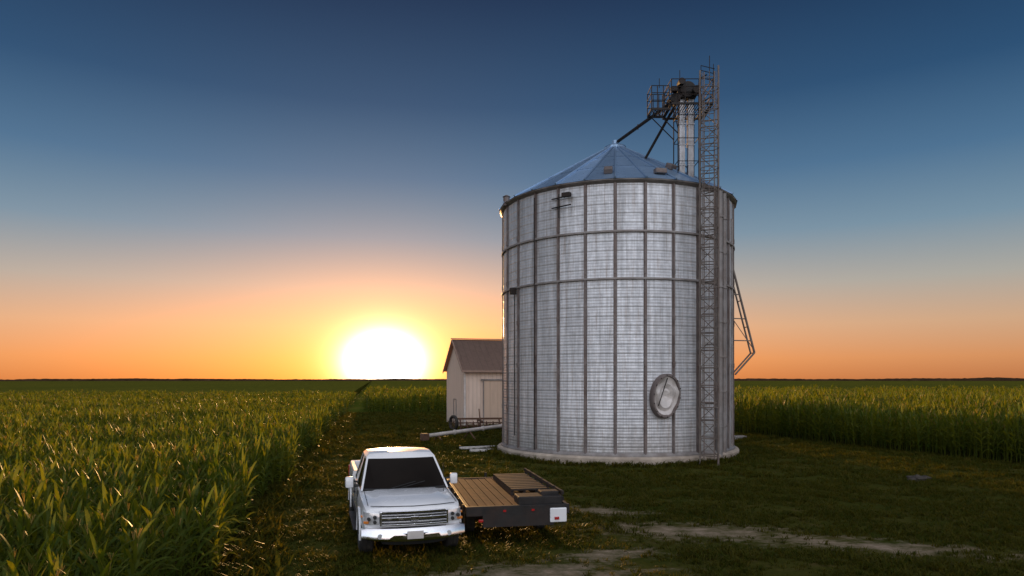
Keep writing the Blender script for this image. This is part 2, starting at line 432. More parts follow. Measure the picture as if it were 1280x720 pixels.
for rr in (3.9,2.3):
    zz=ZE+.02+(RB+.22-rr)*sl+.03
    for i in range(NS): tube(bm,sp(AZ0+360/NS*i,rr,zz),sp(AZ0+360/NS*(i+1),rr,zz),.015,5)
fin(bm,'roof_ribs_and_cap',ROOFM,silo,smooth=True)
bm=bmesh.new()
def roofz(r): return ZE+.02+(RB+.22-r)*sl
for az,r in ((-102,4.9),(-60,3.9),(30,4),(100,4),(160,4)):
    c=sp(az,r,roofz(r)+.12); box(bm,c,(.4,.36,.24),0,rz=R(az),ry=math.atan(sl),bevel=.04)
box(bm,sp(-77,5.05,roofz(5.05)+.12),(.3,.5,.2),0,rz=R(-77),bevel=.03)
tube(bm,sp(-163,5.55,ZE-.1),sp(-163,5.55,ZE+.32),.15,12); tube(bm,sp(-163,5.55,ZE+.32),sp(-163,5.55,ZE+.4),.19,12,0,.06)
fin(bm,'roof_vents',STIFF,silo)
bm=bmesh.new()
a=-123
for dz in (0,.38): 
    tube(bm,sp(a-4,RB+.12,11.15-dz),sp(a+6,RB+.3,11.15-dz),.03,6)
box(bm,sp(a+4,RB+.28,11.2),(.22,.36,.16),0,rz=R(a)); tube(bm,sp(a,RB+.2,10.3),sp(a,RB+.2,11.3),.025,6)
box(bm,sp(-152,RB+.2,7.5),(.25,.22,.3),0,rz=R(-152),bevel=.02); tube(bm,sp(-152,RB+.12,1),sp(-152,RB+.12,7.4),.025,6)
tube(bm,sp(-137,RB+.12,.5),sp(-137,RB+.12,11.4),.022,6)
fin(bm,'wall_fittings',STEELD,silo)
h=empty('unload_hatch'); h.parent=silo
az=-77.6; cen=sp(az,RB,2.85)
e_r=Vector((math.cos(R(az)),math.sin(R(az)),0)); e_t=Vector((-math.sin(R(az)),math.cos(R(az)),0)); e_z=Vector((0,0,1))
M=Matrix.Translation(cen)@Matrix(((e_t.x,e_z.x,e_r.x,0),(e_t.y,e_z.y,e_r.y,0),(e_t.z,e_z.z,e_r.z,0),(0,0,0,1)))@Matrix.Rotation(R(-8),4,'Z')@Matrix.Diagonal((.60,.9,1,1))
bm=bmesh.new()
revolve(bm,[(.86,-.05),(1.02,-.02),(1.02,.30),(.98,.36),(.9,.36),(.86,.3)],M,40,0,True)
fin(bm,'hatch_collar',STIFF,h,smooth=True)
bm=bmesh.new()
revolve(bm,[(.0,.14),(.25,.2),(.35,.17),(.55,.25),(.7,.18),(.88,.27)],M,40)
for vv in bm.verts: 
    vv.co+=e_r*.06*math.sin(vv.co.x*7+vv.co.z*5)+e_r*.03*math.sin(vv.co.z*13)
fin(bm,'hatch_canvas',WHITEM,h,smooth=True)
bm=bmesh.new()
for k in range(14):
    t=2*math.pi*k/14; p=M@Vector((.96*math.cos(t),.96*math.sin(t),.36)); tube(bm,p,p+e_r*.03,.025,6)
tube(bm,M@Vector((-.5,-.5,.3)),M@Vector((-.2,.8,.42)),.02,6)
fin(bm,'hatch_bolts',STEELD,h)

def W(x,y,z): return Vector((x-SX,y-SY,z))
bm=bmesh.new()
tx,ty,hw=8.13,28.15,.36; zt=15.5
def tw(a,b,z):
    c,s=math.cos(R(-16)),math.sin(R(-16))
    return W(tx+a*c-b*s,ty+a*s+b*c,z)
cor=[(-hw,-hw),(hw,-hw),(hw,hw),(-hw,hw)]
for a,b in cor: tube(bm,tw(a,b,0),tw(a,b,zt+random.uniform(.1,.8)),.04,6)
zz=.4;k=0
while zz<zt-.2:
    for i in range(4):
        p=cor[i];q=cor[(i+1)%4]
        tube(bm,tw(*p,zz),tw(*q,zz),.022,5)
        if k%2: tube(bm,tw(*p,zz),tw(*q,zz+.72),.017,5)
        else: tube(bm,tw(*q,zz),tw(*p,zz+.72),.017,5)
    zz+=.72;k+=1
for s in (-.2,.2): tube(bm,tw(s,-hw-.12,.3),tw(s,-hw-.12,zt+.5),.025,6)
for zz in np.arange(.5,zt+.4,.3): tube(bm,tw(-.2,-hw-.12,zz),tw(.2,-hw-.12,zz),.015,5)
for zz in np.arange(2.4,zt+.4,.8):
    pts=[tw(.36*math.sin(t),-hw-.12-.55*(math.cos(t)*.5+.5),zz) for t in np.linspace(-math.pi*.999,math.pi*.999,13)]
    polytube(bm,pts,.015,5)
for t in (-1.6,-.8,0,.8,1.6):
    tube(bm,tw(.36*math.sin(t),-hw-.12-.55*(math.cos(t)*.5+.5),2.4),tw(.36*math.sin(t),-hw-.12-.55*(math.cos(t)*.5+.5),zt+.3),.012,5)
for zz in (2.5,5,7.66,9.6,11.4):
    for s in (-hw,hw):
        p=tw(s,hw,zz); d=Vector((p.x,p.y,0)).normalized(); tube(bm,p,Vector((d.x*RB,d.y*RB,zz)),.025,5)
fin(bm,'ladder_tower',TOWER,silo)
bm=bmesh.new()
for (x,y,r_) in ((8.9,29.3,.14),(9.22,29.7,.11)):
    tube(bm,W(x,y,0),W(x,y,11.6),r_,12)
    for zz in np.arange(1.5,11.5,1.5): tube(bm,W(x,y,zz-.03),W(x,y,zz+.03),r_+.04,12)
tube(bm,W(9.95,30.9,0),W(9.95,30.9,10.8),.05,8)
tube(bm,W(9.7,30.5,0),W(9.7,30.5,11.4),.04,8)
fin(bm,'down_pipes',BAND,silo,smooth=True)
bm=bmesh.new()
for x,y in ((7.45,30.0),(7.83,30.0)):
    box(bm,W(x,y,14.2),(.24,.30,4.0),0,bevel=.01)
    for zz in np.arange(12.9,16,.9): box(bm,W(x,y,zz),(.29,.35,.05),0)
fin(bm,'elevator_legs',GALV,silo,smooth=True)
bm=bmesh.new()
for x,y in ((7.2,29.6),(8.1,29.6),(7.2,30.4),(8.1,30.4)): tube(bm,W(x,y,12.1),W(x,y,16.4),.025,6)
for zz in (13,14,15,16):
    P_=[W(7.2,29.6,zz),W(8.1,29.6,zz),W(8.1,30.4,zz),W(7.2,30.4,zz),W(7.2,29.6,zz)]; polytube(bm,P_,.018,5)
box(bm,W(7.65,29.9,16.05),(.8,.42,.5),0,bevel=.08)
tube(bm,W(7.65,29.65,16.15),W(7.65,30.15,16.15),.34,18)
tube(bm,W(7.30,29.3,16.35),W(7.30,29.7,16.35),.14,12); tube(bm,W(7.95,29.3,16.0),W(7.95,29.65,16.0),.17,12)
box(bm,W(7.1,29.8,15.75),(.4,.4,.45),0,ry=.6,bevel=.04)
box(bm,W(7.0,29.5,16.05),(.28,.25,.22),0,bevel=.03)
def plat(x0,x1,y0,y1,z,hh=1.05):
    for xx in np.arange(x0,x1+.01,.1): box(bm,W(xx,(y0+y1)/2,z),(.025,y1-y0,.03))
    for yy in (y0,y1): box(bm,W((x0+x1)/2,yy,z-.04),(x1-x0,.05,.09))
    for xx in (x0,x1): box(bm,W(xx,(y0+y1)/2,z-.043),(.05,y1-y0-.06,.09))
    for xx in np.linspace(x0,x1,4):
        for yy in (y0,y1): tube(bm,W(xx,yy,z),W(xx,yy,z+hh),.022,6)
    for dz in (hh*.35,hh*.68,hh):
        polytube(bm,[W(x0,y0,z+dz),W(x1,y0,z+dz),W(x1,y1,z+dz),W(x0,y1,z+dz),W(x0,y0,z+dz)],.018,5)
plat(6.75,8.5,28.9,30.6,15.25,1.0)
plat(5.95,6.7,29.1,30.0,15.1,.95)
tube(bm,W(6.0,29.1,15.1),W(7.2,29.6,14.2),.025,5); tube(bm,W(6.0,29.9,15.1),W(7.2,30.4,14.2),.025,5)
tube(bm,W(6.75,28.9,15.25),W(7.2,29.6,14.4),.02,5); tube(bm,W(8.5,28.9,15.25),W(8.1,29.6,14.4),.02,5)
for x,y,z0,z1 in ((7.2,29.3,16.2,16.8),(8.0,28.9,16.0,16.8),(8.35,28.3,15.6,16.6),(7.75,28.0,15.6,16.4),(6.3,29.2,16,16.4),(8.1,28.0,15.6,16.8)):
    tube(bm,W(x,y,z0),W(x,y,z1),.016,5)
for zz in (15.9,16.2,16.4): tube(bm,W(7.75,28.0,zz),W(8.4,28.3,zz),.016,5)
tube(bm,W(8.1,29,15.3),W(8.3,28.4,15.3),.03,6); tube(bm,W(7.9,28.8,16.2),W(8.1,28.4,16.2),.03,6)
fin(bm,'elevator_head',STEELD,silo)
bm=bmesh.new()
tube(bm,W(6.95,29.8,15.6),W(SX+.1,SY-.2,ZA+.1),.075,10)
tube(bm,W(7.1,29.9,15.45),W(6.1,31.2,roofz(2.5)+.05),.06,10)
for t in (.3,.6): 
    a=W(6.95,29.8,15.6).lerp(W(SX+.1,SY-.2,ZA+.1),t); tube(bm,a-Vector((0,0,.12)),a+Vector((0,0,.12)),.03,6)
fin(bm,'grain_spouts',STEELD,silo,smooth=True)
bm=bmesh.new()
A=W(9.45,30.9,10.7);B=W(11.15,31.4,4.75);C=W(10.2,31.2,3.75);D=W(10.15,31.2,6.2)
tube(bm,A,B,.05,8);tube(bm,B,C,.045,8);tube(bm,D,B+Vector((0,0,.1)),.02,6)
A2=A+Vector((0,.5,0));B2=B+Vector((0,.5,0));tube(bm,A2,B2,.04,8);tube(bm,B2,C+Vector((0,.5,0)),.04,8)
for t in (.0,.2,.4,.6,.8,1): tube(bm,A.lerp(B,t),A2.lerp(B2,t),.022,6)
for zz in (5.3,6.3,7.4,8.5):
    t=(10.7-zz)/(10.7-4.75); p=A.lerp(B,t); tube(bm,p,W(9.95,31.0,zz),.025,6)
fin(bm,'side_brace_frame',TOWER,silo)

# ------------------------------------------------------------------ barn
barn=empty('metal_barn',(-3.45,50,0),math.atan2(2,7))
LN,DP,EV,RG=13.0,7.3,4.35,6.65
bm=bmesh.new()
def quad(bm,pts,mat=0):
    f=bm.faces.new([bm.verts.new(p) for p in pts]); f.material_index=mat
quad(bm,[(0,0,0),(LN,0,0),(LN,0,EV),(0,0,EV)]); quad(bm,[(0,DP,0),(LN,DP,0),(LN,DP,EV),(0,DP,EV)])
for x in (0,LN): quad(bm,[(x,0,0),(x,DP,0),(x,DP,EV),(x,DP/2,RG),(x,0,EV)])
fin(bm,'walls',BARNW,barn,recalc=False)
bm=bmesh.new()
s=(RG-EV)/(DP/2); ov=.3
for sg in (0,1):
    y0=-ov if sg==0 else DP+ov; z0=EV-s*ov+.03
    quad(bm,[(-.25,y0,z0),(LN+.3,y0,z0),(LN+.3,DP/2,RG+.03),(-.25,DP/2,RG+.03)])
bmesh.ops.solidify(bm,geom=bm.faces[:],thickness=.06)
fin(bm,'roof',BARNR,barn)
bm=bmesh.new()
box(bm,(LN/2,DP/2,RG+.09),(LN+.66,.35,.06))
for y0,y1 in ((-ov,DP/2),(DP+ov,DP/2)):
    a=Vector((-.27,y0,EV-s*ov-.04));b=Vector((-.27,y1,RG-.04)); m_=(a+b)/2
    L_=(b-a).length; box(bm,m_,(.05,L_,.16),0,rx=math.atan2(b.z-a.z,b.y-a.y))
box(bm,(LN/2,-ov-.02,EV-s*ov-.03),(LN+.6,.06,.14))
fin(bm,'trim',BARNR,barn)
bm=bmesh.new(); box(bm,(-.02,-.02,2.1),(.14,.14,4.2)); fin(bm,'corner_post',WHITEM,barn)
bm=bmesh.new()
box(bm,(3.2,-.05,1.75),(3.6,.06,3.4)); 
fin(bm,'sliding_door',BARND,barn)
bm=bmesh.new()
box(bm,(4.4,-.09,3.52),(6.4,.1,.12)); box(bm,(3.2,-.095,1.7),(.05,.04,3.3)); box(bm,(1.38,-.095,1.75),(.08,.04,3.4)); box(bm,(5.02,-.095,1.75),(.08,.04,3.4))
box(bm,(-.03,3.65,2.0),(.04,1.0,.06)); box(bm,(-.03,3.12,1.0),(.04,.06,2.0)); box(bm,(-.03,4.18,1.0),(.04,.06,2.0))
fin(bm,'door_track_and_frames',BAND,barn)

# ------------------------------------------------------------------ farm implement by the barn
imp=empty('disc_harrow',(-2.0,46.6,0),.15)
bm=bmesh.new()
for i in range(7):
    x=-1.5+i*.45
    revolve(bm,[(0,-.03),(.25,-.05),(.36,.02),(.34,.03),(.22,-.02),(0,.0)],Matrix.Translation((x,0,.36))@Matrix.Rotation(R(80),4,'Y'),16)
tube(bm,(-1.6,0,.36),(1.4,0,.36),.04,8)
for x in (-1.5,-.3,1.2): box(bm,(x,.25,.6),(.08,1.0,.08),0,rx=.4)
box(bm,(-.15,.3,.85),(3.2,.1,.12)); box(bm,(-.15,.9,.8),(3.2,.1,.1)); box(bm,(-.2,-.5,.75),(.12,2.0,.12))
tube(bm,(-.2,-.2,.8),(-.2,.5,1.5),.04,8)
fin(bm,'frame_and_discs',RUST,imp)
bm=bmesh.new()
for x in (-1.95,1.8):
    revolve(bm,[(.42,-.1),(.5,-.11),(.55,-.06),(.55,.06),(.5,.11),(.42,.1)],Matrix.Translation((x,.5,.55))@Matrix.Rotation(R(25),4,'Z')@Matrix.Rotation(R(90),4,'Y'),24,0,True)
fin(bm,'tyres',RUBBER,imp,smooth=True)
bm=bmesh.new()
for x in (-1.95,1.8):
    for k in range(8):
        t=k*math.pi/4; q=Matrix.Rotation(R(25),4,'Z')@Matrix.Rotation(R(90),4,'Y')@Vector((.43*math.cos(t),.43*math.sin(t),0)); tube(bm,(x,.5,.55),(x+q.x,.5+q.y,.55+q.z),.02,5)
tube(bm,(-1.95,.5,.55),(1.8,.5,.55),.04,8)
fin(bm,'spokes_and_axle',RUST,imp)

aug=empty('grain_auger',(0,0,0))
bm=bmesh.new()
tube(bm,(-4.9,38.3,.35),(-.1,42.0,.75),.11,12); 
for t in (0,.33,.66,1): 
    a=Vector((-4.9,38.3,.35)).lerp(Vector((-.1,42.0,.75)),t); d=Vector((4.8,3.7,.4)).normalized()*.04; tube(bm,a-d,a+d,.15,12)
fin(bm,'auger_tube',WHITEM,aug,smooth=True)
bm=bmesh.new()
tube(bm,(-2.5,40.1,.5),(-2.9,40.7,0),.04,6);tube(bm,(-2.5,40.1,.5),(-2.1,39.7,0),.04,6)
tube(bm,(-4.2,38.8,.35),(-4.5,39.2,0),.04,6);tube(bm,(-4.2,38.8,.35),(-3.9,38.5,0),.04,6)
box(bm,(-4.9,38.3,.3),(.4,.4,.4),0,rz=.6,bevel=.03)
fin(bm,'auger_supports_and_hopper',RUST,aug)
pile=empty('metal_beams',(0,0,0))
bm=bmesh.new()
for (p,q) in (((-2.0,32.6,.12),(-.9,33.1,.12)),((-2.6,33.9,.12),(-.6,34.7,.12))):
    p=Vector(p);q=Vector(q);m_=(p+q)/2; box(bm,m_,((q-p).length,.16,.12),0,rz=math.atan2(q.y-p.y,q.x-p.x),bevel=.015)
fin(bm,'beams',WHITEM,pile)
bm=bmesh.new(); box(bm,(13.3,40.5,.08),(1.1,.6,.24),0,rz=.3,bevel=.04)
fin(bm,'concrete_block',BAND)
bm=bmesh.new()
for (x,y,s_) in ((14.0,23.6,.22),(14.4,23.8,.16),(13.7,23.4,.13)):
    g=bmesh.ops.create_icosphere(bm,subdivisions=3,radius=s_,matrix=Matrix.Translation((x,y,s_*.3)))
    for vv in g['verts']:
        d=vv.co-Vector((x,y,s_*.3)); k=1+.25*math.sin(d.x*19+x)*math.cos(d.y*23)+.15*math.sin(d.z*31+y); vv.co=Vector((x,y,s_*.3))+Vector((d.x*k*1.3,d.y*k,d.z*k*.7))
fin(bm,'stone_pile',ROCK,smooth=True)

# ------------------------------------------------------------------ wheels
def wheel(parent,name,x,y,r,w,side,spokes=6):
    e=empty(name); e.parent=parent; e.location=(x,y,r); 
    M=Matrix.Rotation(R(90)*side,4,'Y')
    bm=bmesh.new(); ri=r*.60
    revolve(bm,[(ri,-w*.45),(r*.8,-w*.52),(r*.95,-w*.46),(r,-w*.36),(r,-w*.05),(r*.985,-w*.03),(r*.985,w*.03),(r,w*.05),(r,w*.36),(r*.95,w*.46),(r*.8,w*.52),(ri,w*.45)],M,40)
    fin(bm,'tyre',RUBBER,e,smooth=True)
    bm=bmesh.new()
    revolve(bm,[(ri,-w*.45),(ri+.01,-w*.3),(ri-.02,0),(ri-.02,w*.3),(ri+.012,w*.46),(ri-.02,w*.46),(ri-.05,w*.3)],M,32)
    revolve(bm,[(0,w*.42),(.06,w*.42),(.075,w*.36),(.08,w*.2),(0,w*.2)],M,16)
    for k in range(spokes):
        t=2*math.pi*k/spokes
        Q=M@Matrix.Rotation(t,4,'Z')@Matrix.Translation((ri*.5,0,w*.32))@Matrix.Diagonal((ri*.92,.07,.04,1))
        bmesh.ops.create_cube(bm,size=1,matrix=Q)
    fin(bm,'rim',RIM,e,smooth=True)
    bm=bmesh.new(); revolve(bm,[(0,w*.1),(ri-.03,w*.1),(ri-.03,-w*.2),(0,-w*.2)],M,24); fin(bm,'brake_disc',STEELD,e)

# ------------------------------------------------------------------ pickup truck (front at local y=0, rear +y)
truck=empty('pickup_truck',(-1.86,13.1,0),R(16))
def sec(y,w,zt,zb,crown=.03,nose=0):
    half=[(0,zb),(w*.84,zb),(w*.965,zb+.1),(w*.995,.72),(w,.86),(w*.985,zt-.16),(w*.95,zt-.05),(w*.86,zt-.005),(w*.70,zt+crown*.25),(w*.60,zt+crown*.95),(w*.3,zt+crown),(0,zt+crown*1.05)]
    def yy(x): return y+nose*(abs(x)/w)**2
    R_=[(x,yy(x),z) for x,z in half]; L_=[(-x,yy(x),z) for x,z in half[1:-1]][::-1]
    return R_+L_
bm=bmesh.new()
st=[(.10,.90,.98,.62,.0,.14),(.14,.945,1.035,.56,.012,.13),(.24,.965,1.075,.5,.025,.10),(.45,.985,1.105,.46,.04,.05),(.9,.995,1.135,.44,.06,0),(1.3,1.0,1.16,.44,.06,0),(1.52,1.0,1.18,.44,.02,0),(1.7,1.0,1.20,.44,.0,0),(2.6,1.0,1.215,.44,0,0),(3.72,1.0,1.225,.44,0,0)]
loft(bm,[sec(*s_) for s_ in st])
body=fin(bm,'cab_body',[PAINT,BLACKP],truck,smooth=True)
def cut(o,ylist,rad=.485,zc=.42):
    for yc in ylist:
        for s_ in (-1,1):
            b2=bmesh.new(); tube(b2,(s_*.62,yc,zc),(s_*1.4,yc,zc),rad,40)
            c=fin(b2,'cutter',[BLACKP]); c.parent=truck
            md=o.modifiers.new('b','BOOLEAN'); md.operation='DIFFERENCE'; md.object=c; md.solver='EXACT'
    bpy.context.view_layer.update()
    dg=bpy.context.evaluated_depsgraph_get(); me=bpy.data.meshes.new_from_object(o.evaluated_get(dg))
    old=[m.object for m in o.modifiers if m.type=='BOOLEAN']; o.modifiers.clear(); o.data=me
    for c in old: bpy.data.objects.remove(c)
    try: me.set_sharp_from_angle(angle=R(32))
    except Exception: pass
cut(body,[1.02])
bm=bmesh.new()
def bedsec(y,w,zt):
    o_=[(w*.84,.50),(w*.965,.56),(w*.995,.74),(w,.88),(w*.985,zt-.14),(w*.965,zt-.03),(w*.94,zt),(w*.86,zt),(w*.84,zt-.04),(w*.83,.80)]
    return [(x,y,z) for x,z in o_]+[(-x,y,z) for x,z in o_[::-1]]
loft(bm,[bedsec(3.80,1.0,1.32),bedsec(4.8,1.0,1.33),bedsec(5.68,.985,1.335)])
bed=fin(bm,'cargo_bed',[PAINT,BLACKP],truck,smooth=True)
cut(bed,[4.72])
bm=bmesh.new()
box(bm,(0,5.72,.95),(1.86,.07,.78),0,bevel=.02); box(bm,(0,3.84,1.02),(1.68,.06,.58),0,bevel=.01)
fin(bm,'tailgate_and_bulkhead',PAINT,truck)
bm=bmesh.new(); box(bm,(0,4.75,.81),(1.62,1.84,.03)); box(bm,(0,2.9,.5),(1.2,5.2,.14)); box(bm,(0,1.0,.62),(1.15,1.5,.5)); fin(bm,'chassis_and_bed_liner',BLACKP,truck)
bm=bmesh.new()
NX=6
def row(y,z,hw_,bow,n=NX): return [bm.verts.new((-hw_+2*hw_*i/n, y-bow*(1-(2*i/n-1)**2), z)) for i in range(n+1)]
bf=row(1.50,1.185,.93,.16); tf=row(2.28,1.80,.755,.09)
br_=row(3.70,1.205,.93,-.04); tr=row(3.42,1.80,.755,-.04)
ws=[bm.faces.new((bf[i],bf[i+1],tf[i+1],tf[i])) for i in range(NX)]
rw=[bm.faces.new((br_[i+1],br_[i],tr[i],tr[i+1])) for i in range(NX)]
sides=[];roofside={}
for s_,idx in ((-1,0),(1,NX)):
    m0=bm.verts.new((s_*.955,2.62,1.20)); m1=bm.verts.new((s_*.775,2.70,1.81))
    A_=bm.faces.new((bf[idx],m0,m1,tf[idx])); B_=bm.faces.new((m0,br_[idx],tr[idx],m1)); sides+=[A_,B_]; roofside[s_]=m1
def rrow(y,z,hw_,bow=0): return [bm.verts.new((-hw_+2*hw_*i/NX,y-bow*(1-(2*i/NX-1)**2),z+.025*(1-(2*i/NX-1)**2))) for i in range(NX+1)]
r1=rrow(2.36,1.865,.69,.08); r2=rrow(2.72,1.89,.70); r3=rrow(3.34,1.865,.69,-.03)
for A_,B_ in ((tf,r1),(r1,r2),(r2,r3),(r3,tr)):
    for i in range(NX): bm.faces.new((A_[i],A_[i+1],B_[i+1],B_[i]))
for s_,idx in ((-1,0),(1,NX)):
    m1=roofside[s_]
    bm.faces.new((tf[idx],r1[idx],r2[idx],m1)); bm.faces.new((m1,r2[idx],r3[idx],tr[idx]))
bm.normal_update()
bmesh.ops.recalc_face_normals(bm,faces=bm.faces)
for grp,th in ((ws,.04),(rw,.09)):
    bmesh.ops.inset_region(bm,faces=grp,thickness=th,depth=-.014,use_even_offset=True)
    for f in grp: f.material_index=1
for f in sides:
    bmesh.ops.inset_region(bm,faces=[f],thickness=.05,depth=-.014,use_even_offset=True); f.material_index=1
fin(bm,'cab_roof_and_windows',[PAINT,GLASS],truck,smooth=True,bev=.008,bang=20)
def bar(bm,x0,x1,z,hh,y0,curve=.13,dep=.05,mat=0,n=10,wref=.95):
    s1=[]
    for i in range(n+1):
        x=x0+(x1-x0)*i/n; yb=y0+curve*(abs(x)/wref)**2
        s1.append([(x,yb,z-hh/2),(x,yb,z+hh/2),(x,yb+dep,z+hh/2),(x,yb+dep,z-hh/2)])
    loft(bm,s1,mat)
bm=bmesh.new()
bar(bm,-.64,.64,.835,.26,.085,dep=.12)
bar(bm,-.55,.55,.44,.10,.03,dep=.1)
fin(bm,'grille_recess',BLACKP,truck)
bm=bmesh.new()
for z,hh,yo in ((.965,.035,.045),(.905,.022,.06),(.842,.05,.04),(.775,.022,.06),(.715,.035,.045)): bar(bm,-.65,.65,z,hh,yo)
for x in (-.64,.64): box(bm,(x,.10,.84),(.035,.07,.27),0,bevel=.008)
for x in (-.32,0,.32): box(bm,(x,.078+.13*x*x,.84),(.02,.03,.24))
box(bm,(0,.03,.842),(.16,.02,.08),0,bevel=.008)
fin(bm,'grille_bars',CHROME,truck,bev=.005)
bm=bmesh.new(); s1=[]
for i in range(21):
    x=-1.0+2.0*i/20; yb=-.06+.2*abs(x)**2.6
    k=0 if abs(x)<.97 else .02
    s1.append([(x,yb+.02,.42+k+.05*abs(x)**2),(x,yb-.01,.48),(x,yb,.60),(x,yb+.05,.665-k),(x,yb+.16,.67-k),(x,yb+.18,.46)])
loft(bm,s1); 
fin(bm,'front_bumper',CHROME,truck,smooth=True)
bm=bmesh.new(); s1=[]
for i in range(15):
    x=-.62+1.24*i/14; yb=.01+.2*abs(x)**2.6
    s1.append([(x,yb+.04,.34+.12*abs(x)**3),(x,yb,.43+.03*x*x),(x,yb+.2,.43),(x,yb+.2,.36+.1*abs(x)**3)])
loft(bm,s1)
bar(bm,-.42,.42,.535,.085,-.068,curve=.17,dep=.03)
fin(bm,'lower_valance',BLACKP,truck)
for sd in (-1,1):
    bm=bmesh.new(); s1=[]
    for i in range(9):
        x=.665+.285*i/8; yb=.045+.145*(x/.95)**2.2+(.10*max(0,(x-.86)/.09)**1.5 if x>.86 else 0)
        s1.append([(sd*x,yb,.735),(sd*x,yb-.005,.84),(sd*x,yb+.015,.955+.01*i/8),(sd*x,yb+.16,.96),(sd*x,yb+.16,.735)])
    loft(bm,s1); fin(bm,'headlight_lens',LAMP,truck,smooth=True)
    bm=bmesh.new()
    for x,z in ((.75,.88),(.75,.79),(.86,.85)):
        tube(bm,(sd*x,.07+.1*(x-.7),z),(sd*x,.16,z),.034,14)
    fin(bm,'headlight_bulbs',BLACKP,truck)
    bm=bmesh.new(); box(bm,(sd*.90,.175,.785),(.10,.09,.05),0,rz=sd*.5,bevel=.01); box(bm,(sd*.97,.42,.86),(.06,.12,.04),0,bevel=.008); fin(bm,'turn_signal',AMBER,truck)
    bm=bmesh.new(); tube(bm,(sd*.66,-.005,.53),(sd*.66,.08,.53),.05,16); fin(bm,'fog_lamp',LAMP,truck)
    bm=bmesh.new()
    for yc in (1.02,4.72):
        pts=[Vector((sd*1.0,yc+.50*math.cos(t),.42+.50*math.sin(t))) for t in np.linspace(-.1,math.pi+.1,19)]
        polytube(bm,pts,.022,8)
    fin(bm,'fender_flares',PAINT,truck,smooth=True)
    bm=bmesh.new(); box(bm,(sd*1.14,1.98,1.30),(.17,.12,.24),0,rz=-sd*.15,bevel=.035); 
    fin(bm,'mirror_housing',PAINT,truck,smooth=True)
    bm=bmesh.new(); tube(bm,(sd*.94,1.98,1.22),(sd*1.10,1.98,1.24),.03,8); tube(bm,(sd*.94,1.99,1.30),(sd*1.10,1.99,1.33),.02,8); box(bm,(sd*1.14,2.045,1.30),(.14,.012,.2),0,rz=-sd*.15)
    for y in (1.66,2.62,3.62): box(bm,(sd*.985,y,.86),(.034,.012,.62))
    for y in (2.50,3.50): box(bm,(sd*1.005,y,1.02),(.05,.16,.035),0,bevel=.01)
    box(bm,(sd*1.0,2.6,.36),(.16,2.0,.05),0,bevel=.015); box(bm,(sd*1.003,2.6,.64),(.02,2.0,.05))
    fin(bm,'side_trim',BLACKP,truck)
    bm=bmesh.new(); box(bm,(sd*.93,5.72,1.02),(.12,.09,.4),0,bevel=.015); fin(bm,'tail_light',REDL,truck)
    wheel(truck,'front_wheel' ,sd*.86,1.02,.405,.28,sd); wheel(truck,'rear_wheel',sd*.86,4.72,.405,.28,sd)
bm=bmesh.new()
for sd in (-1,1):
    polytube(bm,[(sd*.865,.30,1.078),(sd*.865,.9,1.137),(sd*.865,1.48,1.18)],.006,5)
    tube(bm,(sd*.1-.3,1.33,1.21),(sd*.1+.32,1.50,1.335),.009,5)
polytube(bm,[(-.82,.26,1.072),(-.5,.17,1.066),(0,.135,1.06),(.5,.17,1.066),(.82,.26,1.072)],.007,5)
bar(bm,-.86,.86,1.205,.03,1.335,curve=.16,dep=.1)
tube(bm,(.75,1.1,1.16),(.75,1.15,1.75),.005,5)
fin(bm,'wipers_and_seams',BLACKP,truck)
bm=bmesh.new(); box(bm,(0,5.84,.56),(1.9,.14,.2),0,bevel=.03); fin(bm,'rear_bumper',CHROME,truck)
bm=bmesh.new(); box(bm,(0,-.075,.545),(.31,.01,.15),0,bevel=.003); fin(bm,'licence_plate',WHITEM,truck)

# ------------------------------------------------------------------ flatbed trailer
TL=4.2
tr_=empty('flatbed_trailer',(.13,14.2,0),R(11))
bm=bmesh.new(); ZD=.86
nb=11
for i in range(nb):
    x=-1.0+ (i+.5)*2.0/nb; box(bm,(x,TL/2,ZD+random.uniform(-.004,.004)),(2.0/nb-.014,TL-.1+random.uniform(-.03,.03),.045),0,bevel=.004)
fin(bm,'deck_planks',WOOD,tr_)
bm=bmesh.new()
for sd in (-1,1): box(bm,(sd*1.05,TL/2,ZD-.05),(.08,TL,.16),0,bevel=.01)
box(bm,(0,0,ZD-.06),(2.18,.1,.2),0,bevel=.01); box(bm,(0,TL,ZD-.06),(2.18,.08,.18))
for y in np.arange(.5,TL-.1,.6): box(bm,(0,y,ZD-.12),(2.0,.06,.1))
for sd in (-1,1): box(bm,(sd*.45,TL/2,ZD-.23),(.1,TL,.14))
for sd in (-1,1):
    for y in np.arange(.4,TL,.8): box(bm,(sd*1.105,y,ZD-.05),(.04,.1,.13))
tube(bm,(.5,TL,.6),(0,TL+1.3,.5),.05,8); tube(bm,(-.5,TL,.6),(0,TL+1.3,.5),.05,8); box(bm,(0,TL+1.35,.52),(.14,.3,.12))
tube(bm,(.1,TL+.9,.1),(.1,TL+.9,.9),.035,8)
fin(bm,'steel_frame',STEELD,tr_)
bm=bmesh.new()
for z in (.97,1.1): box(bm,(1.0,2.1,z),(.05,TL-.3,.07))
for y in np.arange(.3,TL-.1,.6): box(bm,(1.0,y,1.01),(.055,.06,.26))
for x in (.12,.40,.68,.9): box(bm,(x,2.5,.96),(.06,2.5,.12))
for y in np.arange(1.3,3.8,.26): box(bm,(.51,y,1.02),(.84,.19,.04))
box(bm,(.5,.34,.95),(.95,.5,.2),0,bevel=.02); box(bm,(.75,.42,1.07),(.4,.3,.1),0,bevel=.02)
fin(bm,'side_rack_and_ramps',STEELD,tr_)
bm=bmesh.new()
box(bm,(.84,-.075,.68),(.36,.05,.30),0,bevel=.02); box(bm,(1.14,1.0,.66),(.07,1.0,.22),0,bevel=.02)
fin(bm,'white_corner_panels',PAINT,tr_)
bm=bmesh.new()
